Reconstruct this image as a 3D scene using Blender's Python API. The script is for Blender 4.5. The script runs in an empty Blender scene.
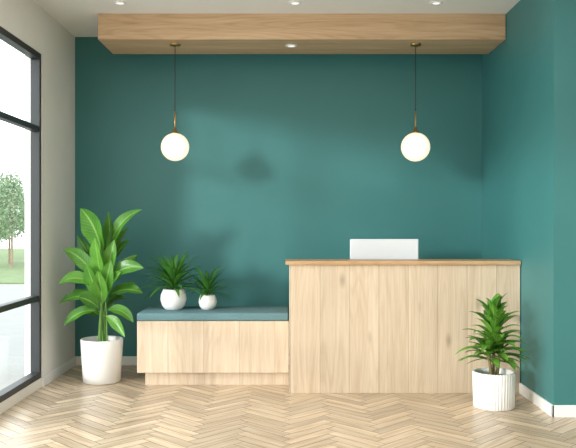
import bpy, bmesh, math, random
from mathutils import Vector, Matrix
random.seed(7)
sc = bpy.context.scene
try:
    sc.view_settings.view_transform = 'Standard'
    sc.view_settings.look = 'None'
except Exception as e:
    print(e)

def s2l(c):
    c = c/255.0
    return c/12.92 if c <= 0.04045 else ((c+0.055)/1.055)**2.4
def rgb(r, g, b): return (s2l(r), s2l(g), s2l(b), 1.0)

# ------------------------------------------------------------ materials
class NT:
    def __init__(s, name):
        s.m = bpy.data.materials.new(name); s.m.use_nodes = True
        s.t = s.m.node_tree; s.n = s.t.nodes; s.l = s.t.links
        s.p = s.n['Principled BSDF']; s.out = s.n['Material Output']
    def new(s, typ, **kw):
        n = s.n.new(typ)
        for k, v in kw.items():
            setattr(n, k, v)
        return n
    def link(s, a, b): s.l.new(a, b)
    def math(s, op, a, b=None, c=None):
        n = s.n.new('ShaderNodeMath'); n.operation = op
        for i, v in enumerate((a, b, c)):
            if v is None: continue
            if isinstance(v, (int, float)): n.inputs[i].default_value = v
            else: s.l.new(v, n.inputs[i])
        return n.outputs[0]
    def mix(s, fac, a, b, blend='MIX'):
        n = s.n.new('ShaderNodeMix'); n.data_type = 'RGBA'; n.blend_type = blend
        for sock, v in ((n.inputs[0], fac), (n.inputs[6], a), (n.inputs[7], b)):
            if isinstance(v, (int, float, tuple)): sock.default_value = v
            else: s.l.new(v, sock)
        return n.outputs[2]
    def ramp(s, v, p0, p1, lo=0.0, hi=1.0):
        n = s.n.new('ShaderNodeMapRange'); s.l.new(v, n.inputs[0])
        n.inputs[1].default_value = p0; n.inputs[2].default_value = p1
        n.inputs[3].default_value = lo; n.inputs[4].default_value = hi
        return n.outputs[0]

def plain(name, col, rough=0.5, metal=0.0, noise=0.04, nscale=6, bump=0.0, bscale=200, spec=0.5):
    k = NT(name)
    tc = k.new('ShaderNodeTexCoord')
    nz = k.new('ShaderNodeTexNoise'); nz.inputs['Scale'].default_value = nscale; nz.inputs['Detail'].default_value = 4
    k.link(tc.outputs['Object'], nz.inputs['Vector'])
    dark = tuple(c*(1-noise*2) for c in col[:3])+(1,)
    lite = tuple(min(1, c*(1+noise*2)) for c in col[:3])+(1,)
    k.link(k.mix(nz.outputs[0], dark, lite), k.p.inputs['Base Color'])
    k.p.inputs['Roughness'].default_value = rough
    k.p.inputs['Metallic'].default_value = metal
    k.p.inputs['Specular IOR Level'].default_value = spec
    if bump:
        n2 = k.new('ShaderNodeTexNoise'); n2.inputs['Scale'].default_value = bscale
        k.link(tc.outputs['Object'], n2.inputs['Vector'])
        b = k.new('ShaderNodeBump'); b.inputs['Strength'].default_value = bump; b.inputs['Distance'].default_value = 0.002
        k.link(n2.outputs[0], b.inputs['Height']); k.link(b.outputs[0], k.p.inputs['Normal'])
    return k.m

def wood(name, base, dark, grain='Z', board=None, board_axis='X', rough=0.5, seam=0.6, var=0.1, knots=True, rings=.2):
    """oak: grain runs along `grain`, boards tiled along board_axis with width `board`"""
    k = NT(name)
    tc = k.new('ShaderNodeTexCoord')
    sep = k.new('ShaderNodeSeparateXYZ'); k.link(tc.outputs['Object'], sep.inputs[0])
    ax = {'X': sep.outputs[0], 'Y': sep.outputs[1], 'Z': sep.outputs[2]}
    if board:
        q = k.math('DIVIDE', k.math('ADD', ax[board_axis], 10.0), board)
        idn = k.math('FLOOR', q); fr = k.math('FRACT', q)
        wn = k.new('ShaderNodeTexWhiteNoise'); wn.noise_dimensions = '1D'; k.link(idn, wn.inputs['W'])
        rnd = wn.outputs['Value']
    else:
        rnd = None
    def stretched(across, along, off):
        mp = k.new('ShaderNodeMapping')
        for i, a in enumerate('XYZ'): mp.inputs['Scale'].default_value[i] = along if a == grain else across
        k.link(tc.outputs['Object'], mp.inputs[0]); vec = mp.outputs[0]
        if rnd is not None:
            cb = k.new('ShaderNodeCombineXYZ')
            for i in range(3): k.link(k.math('MULTIPLY', rnd, off+i*11), cb.inputs[i])
            va = k.new('ShaderNodeVectorMath'); va.operation = 'ADD'
            k.link(vec, va.inputs[0]); k.link(cb.outputs[0], va.inputs[1]); vec = va.outputs[0]
        return vec
    vec = stretched(24.0, 1.1, 37.0)
    n1 = k.new('ShaderNodeTexNoise'); n1.inputs['Scale'].default_value = 0.9; n1.inputs['Detail'].default_value = 6; n1.inputs['Roughness'].default_value = 0.6; n1.inputs['Distortion'].default_value = .5
    k.link(vec, n1.inputs['Vector'])
    n2 = k.new('ShaderNodeTexNoise'); n2.inputs['Scale'].default_value = 7; n2.inputs['Detail'].default_value = 4
    k.link(vec, n2.inputs['Vector'])
    n3 = k.new('ShaderNodeTexNoise'); n3.inputs['Scale'].default_value = 1.0; n3.inputs['Detail'].default_value = 1.0; n3.inputs['Roughness'].default_value = .3
    k.link(stretched(5.5, .45, 53.0), n3.inputs['Vector'])
    ring = k.math('SINE', k.math('MULTIPLY', n3.outputs[0], 120.0))
    g = k.math('ADD', k.math('MULTIPLY', k.ramp(n1.outputs[0], .35, .68), .75-rings*.6), k.math('MULTIPLY', k.ramp(n2.outputs[0], .3, .75), .25))
    g = k.math('ADD', g, k.math('MULTIPLY', k.ramp(ring, 0, 1.0), rings))
    col = k.mix(g, base, dark)
    if knots:
        mk = k.new('ShaderNodeMapping')
        for i, a in enumerate('XYZ'): mk.inputs['Scale'].default_value[i] = 1.9 if a == grain else 5.0
        k.link(tc.outputs['Object'], mk.inputs[0])
        vo = k.new('ShaderNodeTexVoronoi'); vo.inputs['Scale'].default_value = 1.0
        k.link(mk.outputs[0], vo.inputs['Vector'])
        kn = k.ramp(k.math('ADD', vo.outputs['Distance'], k.math('MULTIPLY', n1.outputs[0], .12)), .1, .22, .55, 0.0)
        col = k.mix(kn, col, tuple(c*.45 for c in dark[:3])+(1,))
    if rnd is not None:
        br = k.ramp(rnd, 0, 1, 1-var, 1+var*.5)
        hs = k.new('ShaderNodeHueSaturation'); k.link(col, hs.inputs['Color']); k.link(br, hs.inputs['Value']); col = hs.outputs[0]
        e = k.math('MINIMUM', fr, k.math('SUBTRACT', 1.0, fr))
        sm = k.ramp(e, 0.0, 0.0045/board, seam, 0.0)
        col = k.mix(sm, col, tuple(c*.3 for c in dark[:3])+(1,))
    k.link(col, k.p.inputs['Base Color'])
    k.p.inputs['Roughness'].default_value = rough
    b = k.new('ShaderNodeBump'); b.inputs['Strength'].default_value = .12; b.inputs['Distance'].default_value = .003
    k.link(n2.outputs[0], b.inputs['Height']); k.link(b.outputs[0], k.p.inputs['Normal'])
    return k.m

def floor_wood():
    k = NT('herringbone_oak')
    uv = k.new('ShaderNodeTexCoord').outputs['UV']
    at = k.new('ShaderNodeAttribute'); at.attribute_name = 'tone'; rnd = at.outputs['Fac']
    mp = k.new('ShaderNodeMapping'); mp.inputs['Scale'].default_value = (2.2, 26, 1); k.link(uv, mp.inputs[0])
    n1 = k.new('ShaderNodeTexNoise'); n1.inputs['Scale'].default_value = 1.0; n1.inputs['Detail'].default_value = 6; n1.inputs['Distortion'].default_value = .6
    k.link(mp.outputs[0], n1.inputs['Vector'])
    col = k.mix(k.ramp(n1.outputs[0], .35, .7), FL_A, FL_B)
    hs = k.new('ShaderNodeHueSaturation'); k.link(col, hs.inputs['Color']); k.link(k.ramp(rnd, 0, 1, .74, 1.08), hs.inputs['Value'])
    k.link(hs.outputs[0], k.p.inputs['Base Color'])
    k.p.inputs['Roughness'].default_value = .3
    b = k.new('ShaderNodeBump'); b.inputs['Strength'].default_value = .05; b.inputs['Distance'].default_value = .002
    k.link(n1.outputs[0], b.inputs['Height']); k.link(b.outputs[0], k.p.inputs['Normal'])
    return k.m

def leafmat(name, c1, c2, rib, veins=40, tr=.25):
    k = NT(name)
    tc = k.new('ShaderNodeTexCoord'); sep = k.new('ShaderNodeSeparateXYZ'); k.link(tc.outputs['UV'], sep.inputs[0])
    u, v = sep.outputs[0], sep.outputs[1]
    d = k.math('ABSOLUTE', k.math('SUBTRACT', u, .5))
    nz = k.new('ShaderNodeTexNoise'); nz.inputs['Scale'].default_value = 9; k.link(tc.outputs['Object'], nz.inputs['Vector'])
    at = k.new('ShaderNodeAttribute'); at.attribute_name = 'tone'
    f = k.math('ADD', k.math('MULTIPLY', k.ramp(nz.outputs[0], .3, .7), .4), k.math('MULTIPLY', at.outputs['Fac'], .6))
    col = k.mix(f, c1, c2)
    w = k.math('SINE', k.math('MULTIPLY', k.math('SUBTRACT', v, k.math('MULTIPLY', d, .35)), veins*6.28/4))
    col = k.mix(k.ramp(w, .6, 1, 0, .22), col, rib)
    col = k.mix(k.ramp(d, .02, .06, .75, 0), col, rib)
    k.link(col, k.p.inputs['Base Color'])
    k.p.inputs['Roughness'].default_value = .33
    t = k.new('ShaderNodeBsdfTranslucent'); k.link(col, t.inputs[0])
    mx = k.new('ShaderNodeMixShader'); mx.inputs[0].default_value = tr
    k.link(k.p.outputs[0], mx.inputs[1]); k.link(t.outputs[0], mx.inputs[2]); k.link(mx.outputs[0], k.out.inputs[0])
    return k.m

def emis(name, col, edge, st):
    k = NT(name)
    lw = k.new('ShaderNodeLayerWeight'); lw.inputs[0].default_value = .5
    c = k.mix(lw.outputs['Facing'], col, edge)
    k.p.inputs['Base Color'].default_value = (.25, .24, .2, 1)
    k.p.inputs['Roughness'].default_value = .3
    k.link(c, k.p.inputs['Emission Color']); k.p.inputs['Emission Strength'].default_value = st
    return k.m

def glassmat():
    k = NT('window_glass')
    k.n.remove(k.p)
    tr = k.new('ShaderNodeBsdfTransparent'); gl = k.new('ShaderNodeBsdfGlossy'); gl.inputs['Roughness'].default_value = .02
    tr.inputs[0].default_value = (.985, .995, .99, 1)
    mx = k.new('ShaderNodeMixShader'); mx.inputs[0].default_value = .06
    k.link(tr.outputs[0], mx.inputs[1]); k.link(gl.outputs[0], mx.inputs[2]); k.link(mx.outputs[0], k.out.inputs[0])
    return k.m

FL_A = rgb(220, 200, 173); FL_B = rgb(184, 158, 128)
M = dict(
    teal=plain('teal_paint', rgb(58, 120, 120), .5, noise=.03, nscale=2, bump=.15, bscale=350),
    white_wall=plain('white_wall_paint', rgb(234, 232, 227), .7, noise=.015, bump=.1),
    ceiling=plain('ceiling_paint', rgb(242, 242, 240), .8, noise=.01),
    trim=plain('white_trim', rgb(242, 242, 240), .4, noise=.01),
    floor=floor_wood(),
    grout=plain('floor_gap', rgb(90, 70, 50), .8),
    desk=wood('desk_oak', rgb(214, 197, 173), rgb(186, 164, 137), 'Z', .245, 'X', var=.08, seam=.5),
    counter=wood('counter_oak', rgb(200, 166, 126), rgb(170, 132, 92), 'X', None, rough=.4, knots=False),
    bench=wood('bench_oak', rgb(218, 201, 178), rgb(191, 169, 142), 'Z', .31, 'X', var=.05, seam=.4),
    beam=wood('ceiling_oak', rgb(228, 197, 160), rgb(190, 153, 114), 'X', .16, 'Y', var=.08, seam=.5, knots=False),
    cushion=plain('cushion_fabric', rgb(100, 132, 137), .9, noise=.06, nscale=60, bump=.5, bscale=600, spec=.2),
    ceramic=plain('white_ceramic', rgb(240, 240, 238), .35, noise=.01),
    soil=plain('potting_soil', rgb(70, 52, 38), .95, noise=.3, nscale=80, bump=1, bscale=120),
    brass=plain('brass', rgb(190, 150, 90), .3, metal=1, noise=.03),
    cord=plain('cord_black', rgb(50, 48, 42), .6),
    frame=plain('dark_window_frame', rgb(52, 56, 58), .45, noise=.03),
    globe=emis('opal_glass_lit', (1.0, .93, .74, 1), (.56, .47, .30, 1), 1.4),
    led=emis('led_disc', (1.0, .97, .92, 1), (.8, .78, .74, 1), 1.3),
    screen_back=plain('monitor_shell', rgb(222, 225, 228), .35, noise=.005),
    screen=plain('monitor_screen', rgb(18, 20, 24), .15, noise=.02),
    metal=plain('brushed_aluminium', rgb(200, 202, 204), .35, metal=.9, noise=.02),
    leaf_a=leafmat('leaf_large', rgb(44, 108, 36), rgb(108, 174, 58), rgb(156, 200, 100), 60),
    leaf_b=leafmat('leaf_dark', rgb(34, 96, 36), rgb(84, 150, 56), rgb(120, 175, 80), 10),
    leaf_c=leafmat('leaf_dracaena', rgb(46, 112, 36), rgb(120, 176, 64), rgb(165, 205, 100), 14),
    stem=plain('plant_stem', rgb(96, 140, 62), .5, noise=.15, nscale=20),
    cane=plain('plant_cane', rgb(120, 108, 70), .8, noise=.2, nscale=40),
    pave=plain('pavement', rgb(150, 150, 146), .9, noise=.05, nscale=3),
    grass=plain('lawn', rgb(112, 128, 88), .95, noise=.15, nscale=4),
    foliage=plain('tree_foliage', rgb(132, 152, 120), .9, noise=.2, nscale=5),
    bark=plain('tree_bark', rgb(140, 125, 105), .9, noise=.2, nscale=10),
    glass=glassmat(),
)

# ------------------------------------------------------------ mesh builder
class B:
    def __init__(s, *mats):
        s.bm = bmesh.new(); s.uv = s.bm.loops.layers.uv.new('UVMap')
        s.tone = s.bm.faces.layers.float.new('tone')
        s.mats = list(mats)
    def mi(s, m):
        if m not in s.mats: s.mats.append(m)
        return s.mats.index(m)
    def box(s, x0, x1, y0, y1, z0, z1, m, bev=0.0, seg=2):
        t = bmesh.new()
        bmesh.ops.create_cube(t, size=1)
        for v in t.verts:
            v.co = Vector(((x0+x1)/2+v.co.x*(x1-x0), (y0+y1)/2+v.co.y*(y1-y0), (z0+z1)/2+v.co.z*(z1-z0)))
        if bev: bmesh.ops.bevel(t, geom=t.edges[:], offset=bev, segments=seg, profile=.5, affect='EDGES')
        s.merge(t, m, bev > .012)
    def merge(s, t, m, smooth=False, mat=None):
        mi = s.mi(m); mp = {}
        for v in t.verts: mp[v] = s.bm.verts.new(mat @ v.co if mat else v.co)
        for f in t.faces:
            try: nf = s.bm.faces.new([mp[v] for v in f.verts])
            except ValueError: continue
            nf.material_index = mi; nf.smooth = smooth
        t.free()
    def lathe(s, c, prof, m, seg=64, flute=0, famp=0.0, flo=None):
        mi = s.mi(m); rings = []
        for j, (r, z) in enumerate(prof):
            ring = []
            if r < 1e-6:
                ring = [s.bm.verts.new((c[0], c[1], c[2]+z))]
            else:
                for i in range(seg):
                    a = 2*math.pi*i/seg
                    rr = r
                    if flute and (flo is None or flo[0] <= j <= flo[1]): rr = r*(1-famp*(.5+.5*math.cos(flute*a))**2)
                    ring.append(s.bm.verts.new((c[0]+rr*math.cos(a), c[1]+rr*math.sin(a), c[2]+z)))
            rings.append(ring)
        for a, b in zip(rings, rings[1:]):
            for i in range(seg):
                i2 = (i+1) % seg
                if len(a) == 1 and len(b) == 1: continue
                if len(a) == 1: vs = [a[0], b[i2], b[i]]
                elif len(b) == 1: vs = [a[i], a[i2], b[0]]
                else: vs = [a[i], a[i2], b[i2], b[i]]
                f = s.bm.faces.new(vs); f.material_index = mi; f.smooth = True
    def tube(s, pts, r0, r1, m, seg=8):
        mi = s.mi(m); pts = [Vector(p) for p in pts]; rings = []
        for j, p in enumerate(pts):
            t = (pts[min(j+1, len(pts)-1)]-pts[max(j-1, 0)]).normalized()
            a = t.cross(Vector((0, 1, 0.01))); 
            if a.length < .05: a = t.cross(Vector((1, 0, 0)))
            a.normalize(); b = t.cross(a)
            r = r0+(r1-r0)*j/(len(pts)-1)
            rings.append([s.bm.verts.new(p+a*r*math.cos(2*math.pi*i/seg)+b*r*math.sin(2*math.pi*i/seg)) for i in range(seg)])
        for a, b in zip(rings, rings[1:]):
            for i in range(seg):
                f = s.bm.faces.new([a[i], a[(i+1) % seg], b[(i+1) % seg], b[i]]); f.material_index = mi; f.smooth = True
        for rg in (rings[0], rings[-1]):
            f = s.bm.faces.new(rg); f.material_index = mi
    def leaf(s, p0, p1, p2, w, m, face=None, fold=.25, n=12, widest=.45, wave=0.0, pet=0.0):
        """p0 base, p1 bezier control, p2 tip; face = rough direction the blade surface faces"""
        mi = s.mi(m); p0, p1, p2 = Vector(p0), Vector(p1), Vector(p2)
        tone = random.random(); rows = []; ph = random.random()*6
        for j in range(n+1):
            t = j/n
            c = p0*(1-t)**2+p1*2*t*(1-t)+p2*t*t
            tg = ((p1-p0)*(1-t)+(p2-p1)*t).normalized()
            f = Vector(face) if face else Vector((0, 0, 1))
            sd = tg.cross(f)
            if sd.length < .05: sd = tg.cross(Vector((0, -1, .3)))
            sd.normalize(); nm = sd.cross(tg).normalized()
            e = math.log(.5)/math.log(widest)
            tt = max(0, (t-pet)/(1-pet))
            hw = w*.5*(math.sin(math.pi*tt**e) ** .8 if 0 < tt < 1 else 0)
            hw = max(hw, w*.035 if t < .95 else 0.0005)
            row = []
            for q in (-1, -.5, 0, .5, 1):
                off = sd*hw*q+nm*(abs(q)*hw*fold+wave*hw*math.sin(t*14+ph+q)*abs(q))
                row.append((s.bm.verts.new(c+off), (q+1)/2, t))
            rows.append(row)
        for a, b in zip(rows, rows[1:]):
            for i in range(4):
                q = [a[i], a[i+1], b[i+1], b[i]]
                fc = s.bm.faces.new([x[0] for x in q]); fc.material_index = mi; fc.smooth = True
                fc[s.tone] = tone
                for lp, x in zip(fc.loops, q): lp[s.uv].uv = (x[1], x[2])
    def done(s, name, origin=None, parent=None):
        me = bpy.data.meshes.new(name)
        bmesh.ops.recalc_face_normals(s.bm, faces=s.bm.faces[:]) if not getattr(s, 'norecalc', False) else None
        if origin is None:
            xs = [v.co for v in s.bm.verts]
            origin = Vector(((min(v.x for v in xs)+max(v.x for v in xs))/2, (min(v.y for v in xs)+max(v.y for v in xs))/2, min(v.z for v in xs)))
        origin = Vector(origin)
        for v in s.bm.verts: v.co -= origin
        s.bm.to_mesh(me); s.bm.free()
        for m in s.mats: me.materials.append(M[m])
        o = bpy.data.objects.new(name, me); sc.collection.objects.link(o); o.location = origin
        return o

# ------------------------------------------------------------ room
XL, XR, YB, H = -2.13, 1.94, 7.6, 3.28
YP = 5.55; XR2 = 3.3; YF = -1.5
def rb(name, *a, **k):
    b = B(); b.box(*a, **k); return b.done(name)
rb('wall_back', XL-.15, XR+.15, YB, YB+.15, 0, H, 'teal')
rb('wall_right', XR, XR2+.15, YP, YB, 0, H, 'teal')
rb('wall_right_side', XR2, XR2+.15, YF, YP, 0, H, 'white_wall')
rb('wall_front', XL-.15, XR2+.15, YF-.15, YF, 0, H, 'white_wall')
WY0, WY1, WZ0, WZ1 = 0.5, 6.58, .08, 2.88
b = B()
b.box(XL-.15, XL, WY1, YB, 0, H, 'white_wall')
b.box(XL-.15, XL, YF, WY0, 0, H, 'white_wall')
b.box(XL-.15, XL, WY0, WY1, WZ1, H, 'white_wall')
b.box(XL-.15, XL, WY0, WY1, 0, WZ0, 'white_wall')
b.done('wall_left')
rb('ceiling', XL-.15, XR2+.15, YF, YB+.15, H, H+.12, 'ceiling')
bh = .088
rb('baseboard_back', XL, XR, YB-.016, YB, 0, bh, 'trim', bev=.003)
rb('baseboard_left', XL, XL+.016, WY1, YB-.016, 0, bh, 'trim', bev=.003)
b = B()
b.box(XR-.016, XR, YP-.016, YB-.016, 0, bh, 'trim', bev=.003)
b.box(XR-.016, XR2, YP-.016, YP, 0, bh, 'trim', bev=.003)
b.done('baseboard_right')

# herringbone floor as real planks
def make_floor():
    bm = bmesh.new(); uvl = bm.loops.layers.uv.new('UVMap'); tn = bm.faces.layers.float.new('tone')
    W = .086; n = 5; g = .0018; r = math.sqrt(.5)
    x0, x1, y0, y1 = XL, XR2, YF, YB
    def tr(a, c): return Vector(((a-c)*r+.02, (a+c)*r, 0))
    R = random.Random(3)
    for k in range(-60, 160):
        for mm in range(-20, 20):
            for kind in (0, 1):
                if kind == 0: a0, c0, la, lc = k+2*n*mm, k, n, 1
                else: a0, c0, la, lc = k+2*n*mm, k-2*n+1, 1, n
                pts = [(a0*W+g, c0*W+g), ((a0+la)*W-g, c0*W+g), ((a0+la)*W-g, (c0+lc)*W-g), (a0*W+g, (c0+lc)*W-g)]
                ps = [tr(*p) for p in pts]
                if max(p.x for p in ps) < x0 or min(p.x for p in ps) > x1 or max(p.y for p in ps) < y0 or min(p.y for p in ps) > y1: continue
                f = bm.faces.new([bm.verts.new(p) for p in ps]); f[tn] = R.random()
                ou, ov = R.random()*20, R.random()*20
                for lp, p in zip(f.loops, pts):
                    q = (p[0]-a0*W, p[1]-c0*W)
                    if kind: q = (q[1], q[0])
                    lp[uvl].uv = (q[0]+ou, q[1]+ov)
    for co, no in (((x0, 0, 0), (-1, 0, 0)), ((x1, 0, 0), (1, 0, 0)), ((0, y0, 0), (0, -1, 0)), ((0, y1, 0), (0, 1, 0))):
        bmesh.ops.bisect_plane(bm, geom=bm.verts[:]+bm.edges[:]+bm.faces[:], plane_co=co, plane_no=no, clear_outer=True)
    for f in bm.faces:
        if f.normal.z < 0: f.normal_flip()
        f.material_index = 0
    t = bmesh.new(); bmesh.ops.create_cube(t, size=1)
    mp = {}
    for v in t.verts:
        mp[v] = bm.verts.new(((x0+x1)/2+v.co.x*(x1-x0+.3), (y0+y1)/2+v.co.y*(y1-y0), -.0515+v.co.z*.1))
    for f in t.faces:
        nf = bm.faces.new([mp[v] for v in f.verts]); nf.material_index = 1
    t.free()
    me = bpy.data.meshes.new('floor'); bm.to_mesh(me); bm.free()
    me.materials.append(M['floor']); me.materials.append(M['grout'])
    o = bpy.data.objects.new('floor', me); sc.collection.objects.link(o)
make_floor()

# window
b = B()
fx0, fx1 = XL-.085, XL-.005
def fr(y0, y1, z0, z1, d=0): b.box(fx0+d, fx1-d, y0, y1, z0, z1, 'frame', bev=.004)
fr(WY0, WY1, WZ1-.05, WZ1); fr(WY0, WY1, WZ0, WZ0+.05)
fr(WY1-.045, WY1, WZ0+.05, WZ1-.05); fr(WY0, WY0+.06, WZ0+.05, WZ1-.05)
for y in (1.7, 2.9, 4.1, 5.3): fr(y-.025, y+.025, WZ0+.05, WZ1-.05)
ys = [WY0+.06, 1.675, 1.725, 2.875, 2.925, 4.075, 4.125, 5.275, 5.325, WY1-.045]
for i in range(0, 10, 2):
    for z in (2.23, .77): fr(ys[i], ys[i+1], z-.024, z+.024, .008)
b.box(XL-.05, XL-.044, WY0+.03, WY1-.03, WZ0+.03, WZ1-.03, 'glass')
b.done('window_1')

b = B()
b.box(-1.69, XR-.005, 6.755, 7.34, 3.05, H-.001, 'beam', bev=.003)
b.done('ceiling_wood_panel')

def downlight(x, y, z):
    b = B()
    b.lathe((x, y, z), [(.032, -.003), (.034, -.008), (.05, -.008), (.054, -.004), (.054, 0)], 'trim', 40)
    b.lathe((x, y, z), [(0, -.004), (.034, -.004)], 'led', 40)
    b.done('recessed_downlight')
downlight(.03, 6.98, 3.05)
for x in (-1.42, .06, 1.25): downlight(x, 6.42, H)

def pendant(x, y, zc, r):
    b = B(); zt = 3.05
    b.lathe((x, y, zt), [(0, -.02), (.012, -.02), (.045, -.016), (.05, -.01), (.05, 0)], 'brass', 40)
    b.tube([(x, y, zt-.015), (x, y, (zt+zc)/2), (x, y, zc+r+.2)], .0035, .0035, 'cord')
    b.tube([(x, y, zc+r+.2), (x, y, zc+r+.1), (x, y, zc+r+.02)], .0075, .0075, 'brass', 12)
    b.lathe((x, y, zc+r), [(.007, .05), (.012, .045), (.014, .015), (.036, .008), (.04, -.008), (.038, -.016)], 'brass', 32)
    prof = [(r*math.sin(math.pi*i/24), r*math.cos(math.pi*i/24)) for i in range(25)]
    prof[0] = (0, r); prof[-1] = (0, -r)
    b.lathe((x, y, zc), prof, 'globe', 48)
    b.done('globe_pendant_lamp', origin=(x, y, zt))
pendant(-1.03, 6.93, 2.112, .128)
pendant(1.163, 6.93, 2.112, .132)

# ------------------------------------------------------------ reception desk
DX0, DX1, DY = .008, XR-.006, 6.33
b = B()
b.box(DX0+.004, DX1, DY, DY+.04, 0.0, 1.07, 'desk', bev=.003)
b.box(DX0+.004, DX0+.044, DY+.04, 7.05, 0, 1.07, 'desk', bev=.003)
b.box(DX1-.04, DX1, DY+.04, 7.0, bh+.005, 1.07, 'desk', bev=.003)
b.box(DX0-.028, DX1, DY-.025, DY+.33, 1.07, 1.103, 'counter', bev=.004)
b.box(DX0+.044, DX1-.04, DY+.04, 7.05, .72, .75, 'counter', bev=.003)
b.box(DX0+.10, DX0+.5, DY+.15, 7.0, .08, .72, 'desk', bev=.003)
for z in (.28, .5): b.box(DX0+.2, DX0+.4, 7.0, 7.015, z+.1, z+.112, 'metal', bev=.003)
b.done('reception_desk')

mx, my = 0.87, 6.86
b = B()
b.box(mx-.31, mx+.31, my, my+.022, .90, 1.274, 'screen_back', bev=.010, seg=4)
t = bmesh.new(); bmesh.ops.create_cube(t, size=1)
for v in t.verts: v.co = Vector((mx+v.co.x*.58, my+.0225+v.co.y*.002, 1.10+v.co.z*.33))
b.merge(t, 'screen')
b.box(mx-.07, mx+.07, my-.03, my-.006, .757, 1.04, 'metal', bev=.005)
b.box(mx-.05, mx+.05, my-.012, my+.004, .98, 1.06, 'metal', bev=.004)
b.box(mx-.12, mx+.12, my-.09, my+.09, .751, .758, 'metal', bev=.003)
b.done('desktop_monitor')

# ------------------------------------------------------------ bench
b = B()
BX0, BX1 = -1.311, DX0+.0
b.box(BX0+.06, BX1, 6.66, 7.12, 0, .118, 'bench', bev=.002)
b.box(BX0, BX1, 6.6, 7.15, .116, .566, 'bench', bev=.004)
b.box(BX0-.003, BX1-.002, 6.592, 7.155, .567, .638, 'cushion', bev=.018, seg=4)
b.done('storage_bench')

# ------------------------------------------------------------ pots & plants
def pot_cyl(b, c, rt, rb_, h, flute=0, famp=0):
    b.lathe(c, [(0, 0), (rb_-.01, 0), (rb_, .008), (rb_+(rt-rb_)*.5, h*.5), (rt, h-.008), (rt-.004, h), (rt-.016, h), (rt-.02, h-.01), (rt-.024, h-.05)], 'ceramic', 192 if flute else 72, flute, famp, (2, 4))
    b.lathe(c, [(rt-.022, h-.045), (rt*.5, h-.035), (0, h-.03)], 'soil', 48)

def big_plant():
    cx, cy = -1.665, 6.80; S = 1/112.0
    b = B(); b.norecalc = True
    pot_cyl(b, (cx, cy, 0), .187, .165, .385)
    def P(px, py, d): return Vector((cx+(px-102)*S, cy+d, .37+(341-py)*S))
    L = [
        ((103, 266), (102, 228), (82, 209), 23, -.05),
        ((104, 268), (112, 238), (106, 212), 17, .08),
        ((105, 268), (112, 218), (142, 210), 12, .05),
        ((105, 285), (124, 262), (146, 268), 14, -.08),
        ((104, 284), (113, 252), (128, 240), 14, .1),
        ((101, 286), (84, 254), (64, 250), 14, -.02),
        ((101, 290), (80, 270), (62, 284), 13, -.12),
        ((101, 303), (80, 290), (60, 304), 12, -.03),
        ((104, 300), (124, 284), (143, 294), 13, .02),
        ((104, 312), (122, 304), (136, 322), 11, -.1),
        ((101, 312), (82, 306), (67, 325), 11, -.08),
        ((102, 280), (88, 256), (74, 236), 14, .1),
        ((103, 302), (108, 284), (114, 260), 15, -.1),
        ((102, 305), (95, 284), (90, 264), 15, -.13),
        ((103, 296), (113, 280), (124, 272), 14, -.14),
        ((103, 282), (100, 262), (98, 238), 15, -.1),
        ((104, 316), (118, 318), (128, 336), 10, -.12),
        ((101, 318), (90, 312), (80, 308), 11, .12),
        ((103, 315), (112, 298), (122, 300), 12, .15),
        ((102, 292), (90, 282), (78, 268), 14, .16),
        ((104, 290), (118, 270), (134, 256), 13, .16),
        ((102, 310), (94, 298), (84, 296), 13, -.17),
        ((104, 272), (116, 244), (126, 226), 13, .13),
        ((102, 274), (92, 244), (90, 222), 13, .12),
        ((103, 292), (110, 262), (116, 240), 14, -.04),
        ((101, 296), (90, 268), (82, 250), 13, .05),
        ((104, 306), (118, 290), (134, 284), 11, .12),
        ((101, 308), (86, 296), (70, 292), 11, .1),
        ((103, 308), (104, 290), (102, 270), 14, -.16),
    ]
    for (a, c, t, w, d) in L:
        off = random.uniform(-.02, .02)
        st = P(a[0], a[1], d*.2+off)
        root = Vector((cx+(a[0]-102)*S*1.2+random.uniform(-.03, .03), cy+off+random.uniform(-.03, .03), .34))
        mid = root.lerp(st, .5)+Vector(((a[0]-102)*S*.4, 0, 0))
        b.tube([root, mid, st], .008, .0045, 'stem', 7)
        fx = (t[0]-a[0])/60.0
        b.leaf(st, P(c[0], c[1], d*.6+off), P(t[0], t[1], d+off), w*S*1.08, 'leaf_a', face=(-.35-fx*.3+random.uniform(-.5, .5), -.85, .55+random.uniform(-.4, .5)), fold=.36, n=14, widest=.47, wave=.1, pet=.12)
    b.done('potted_leafy_plant', origin=(cx, cy, 0))
big_plant()

def rosette(b, c, n, length, width, mat, e0, e1, z_rise=0.0, droop=.5, seed=1, widest=.4, jl=.15, fold=.3, short=.15):
    R = random.Random(seed)
    for i in range(n):
        t = i/(n-1)
        az = i*2.39996+R.uniform(-.25, .25)
        el = math.radians(e0+(e1-e0)*t+R.uniform(-9, 9))
        ln = length*(1-short*t)*(1+R.uniform(-jl, jl))
        d = Vector((math.cos(az)*math.cos(el), math.sin(az)*math.cos(el), math.sin(el)))
        h = Vector((math.cos(az), math.sin(az), 0))
        p0 = Vector(c)+Vector((0, 0, z_rise*t))+h*.006
        p1 = p0+d*ln*.55
        tip = p0+d*ln*.8+h*ln*.2-Vector((0, 0, ln*droop*(1-.75*t)*R.uniform(.6, 1.1)))
        b.leaf(p0, p1, tip, width*R.uniform(.8, 1.15), mat, face=(0, 0, 1) if el < 1.2 else tuple(-h+Vector((0, 0, .3))), fold=fold, n=10, widest=widest)

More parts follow.
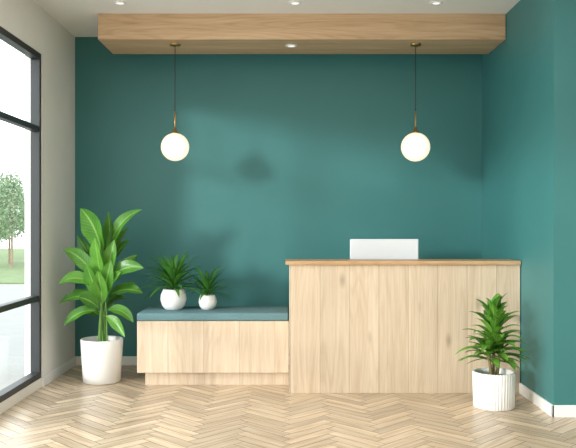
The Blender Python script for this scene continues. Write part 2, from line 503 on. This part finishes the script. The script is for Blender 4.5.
def bowl_plant(cx, cy, z0, r, h, seed, ln, n, w):
    b = B(); b.norecalc = True
    pr = [(0, 0), (r*.55, 0), (r*.66, h*.03), (r*.88, h*.22), (r, h*.5), (r*.96, h*.72), (r*.82, h*.93), (r*.79, h), (r*.73, h), (r*.74, h*.9)]
    b.lathe((cx, cy, z0), pr, 'ceramic', 64)
    b.lathe((cx, cy, z0), [(r*.76, h*.88), (0, h*.92)], 'soil', 32)
    rosette(b, (cx, cy, z0+h*.9), n, ln, w, 'leaf_b', 24, 76, .07, .50, seed, .38, short=-.12)
    b.done('potted_houseplant', origin=(cx, cy, z0))
bowl_plant(-1.035, 6.87, .638, .118, .185, 5, .37, 60, .04)
bowl_plant(-.727, 6.88, .638, .082, .13, 9, .28, 44, .03)

def dracaena():
    cx, cy = 1.587, 5.86
    b = B(); b.norecalc = True
    pot_cyl(b, (cx, cy, 0), .162, .155, .275, 40, .035)
    for dx, dy, zt in ((0, 0, .62), (-.05, -.03, .48), (.055, .02, .46)):
        b.tube([(cx+dx*.5, cy+dy*.5, .24), (cx+dx*.8, cy+dy, .36), (cx+dx, cy+dy, zt)], .014, .010, 'cane', 10)
    rosette(b, (cx, cy, .40), 48, .31, .074, 'leaf_c', 18, 80, .27, .42, 4, .45, fold=.28, short=.1)
    rosette(b, (cx-.05, cy-.03, .36), 20, .28, .068, 'leaf_c', 2, 66, .10, .42, 14, .45, fold=.28, short=.2)
    rosette(b, (cx+.05, cy+.02, .36), 20, .26, .066, 'leaf_c', 4, 66, .10, .42, 24, .45, fold=.28, short=.2)
    b.done('potted_dracaena', origin=(cx, cy, 0))
dracaena()

# ------------------------------------------------------------ outside
b = B()
b.box(-40, XL-.155, -20, 45, -.12, -.05, 'pave')
b.box(-40, -5.2, 18.5, 44, -.05, -.02, 'grass')
b.done('outdoor_ground')
def tree(x, y, h, r, seed):
    R = random.Random(seed); b = B(); b.norecalc = True
    b.tube([(x, y, -.01), (x, y, h*.3), (x+.03, y, h*.8)], .05, .02, 'bark')
    for i in range(9):
        a = R.uniform(0, 6.28); zz = h*R.uniform(.3, .8)
        b.tube([(x, y, zz-.1), (x+math.cos(a)*r*.7, y+math.sin(a)*r*.7, zz+.25*r)], .015, .006, 'bark', 5)
    mi = b.mi('foliage')
    for i in range(1500):
        u = Vector((R.gauss(0, 1), R.gauss(0, 1), R.gauss(0, 1))).normalized()*R.uniform(.2, 1)**.5
        zc = h*.66; p = Vector((x+u.x*r*(1-.25*u.z), y+u.y*r*(1-.25*u.z), zc+u.z*h*.36))
        s = .07*r+.02
        d1 = Vector((R.gauss(0, 1), R.gauss(0, 1), R.gauss(0, 1))).normalized()*s; d2 = d1.orthogonal().normalized()*s*.5
        f = b.bm.faces.new([b.bm.verts.new(p-d1), b.bm.verts.new(p+d2), b.bm.verts.new(p+d1), b.bm.verts.new(p-d2)]); f.material_index = mi
    b.done('street_tree', origin=(x, y, -.01))
tree(-8.9, 24.5, 3.1, .5, 1)
tree(-9.9, 27, 2.9, .9, 2)
tree(-9.9, 25.5, 2.2, .6, 3)
tree(-9.3, 28.5, 2.4, .7, 5)
tree(-13, 32, 4, 1.4, 4)

# ------------------------------------------------------------ light
w = bpy.data.worlds.new('World'); sc.world = w; w.use_nodes = True
nt = w.node_tree; bg = nt.nodes['Background']
tc = nt.nodes.new('ShaderNodeTexCoord'); sp = nt.nodes.new('ShaderNodeSeparateXYZ'); cr = nt.nodes.new('ShaderNodeValToRGB')
nt.links.new(tc.outputs['Generated'], sp.inputs[0]); nt.links.new(sp.outputs[2], cr.inputs[0]); nt.links.new(cr.outputs[0], bg.inputs[0])
cr.color_ramp.elements[0].color = (.95, .97, .97, 1); cr.color_ramp.elements[1].color = (.85, .93, 1, 1)
bg.inputs[1].default_value = 3.4

def lamp(name, typ, loc, rot, energy, col=(1, 1, 1), **kw):
    l = bpy.data.lights.new(name, typ); l.energy = energy; l.color = col
    for k_, v in kw.items(): setattr(l, k_, v)
    o = bpy.data.objects.new(name, l); sc.collection.objects.link(o); o.location = loc
    o.rotation_euler = rot
    return o
d = Vector((1, .95, -.22))
lamp('sun', 'SUN', (-6, 0, 6), d.to_track_quat('-Z', 'Y').to_euler(), 2.5, (1, .975, .94), angle=math.radians(6.5))
lamp('added_ceiling_fill', 'AREA', (.3, 3.6, H-.03), (0, 0, 0), 62, (1, .97, .93), shape='RECTANGLE', size=3.2, size_y=3.2)  # added fill lamp, no fixture: unseen area light that brightens the room
lamp('window_daylight', 'AREA', (XL-.12, 3.0, 1.5), Vector((1, 0, 0)).to_track_quat('-Z', 'Y').to_euler(), 115, (.98, .99, 1), shape='RECTANGLE', size=4.6, size_y=2.6)

# ------------------------------------------------------------ camera
cam = bpy.data.cameras.new('camera'); co = bpy.data.objects.new('camera', cam); sc.collection.objects.link(co)
co.location = (0, 0, 1.41); co.rotation_euler = (math.radians(90), 0, 0)
cam.sensor_width = 36; cam.lens = 760/576*36; cam.clip_end = 200
sc.camera = co
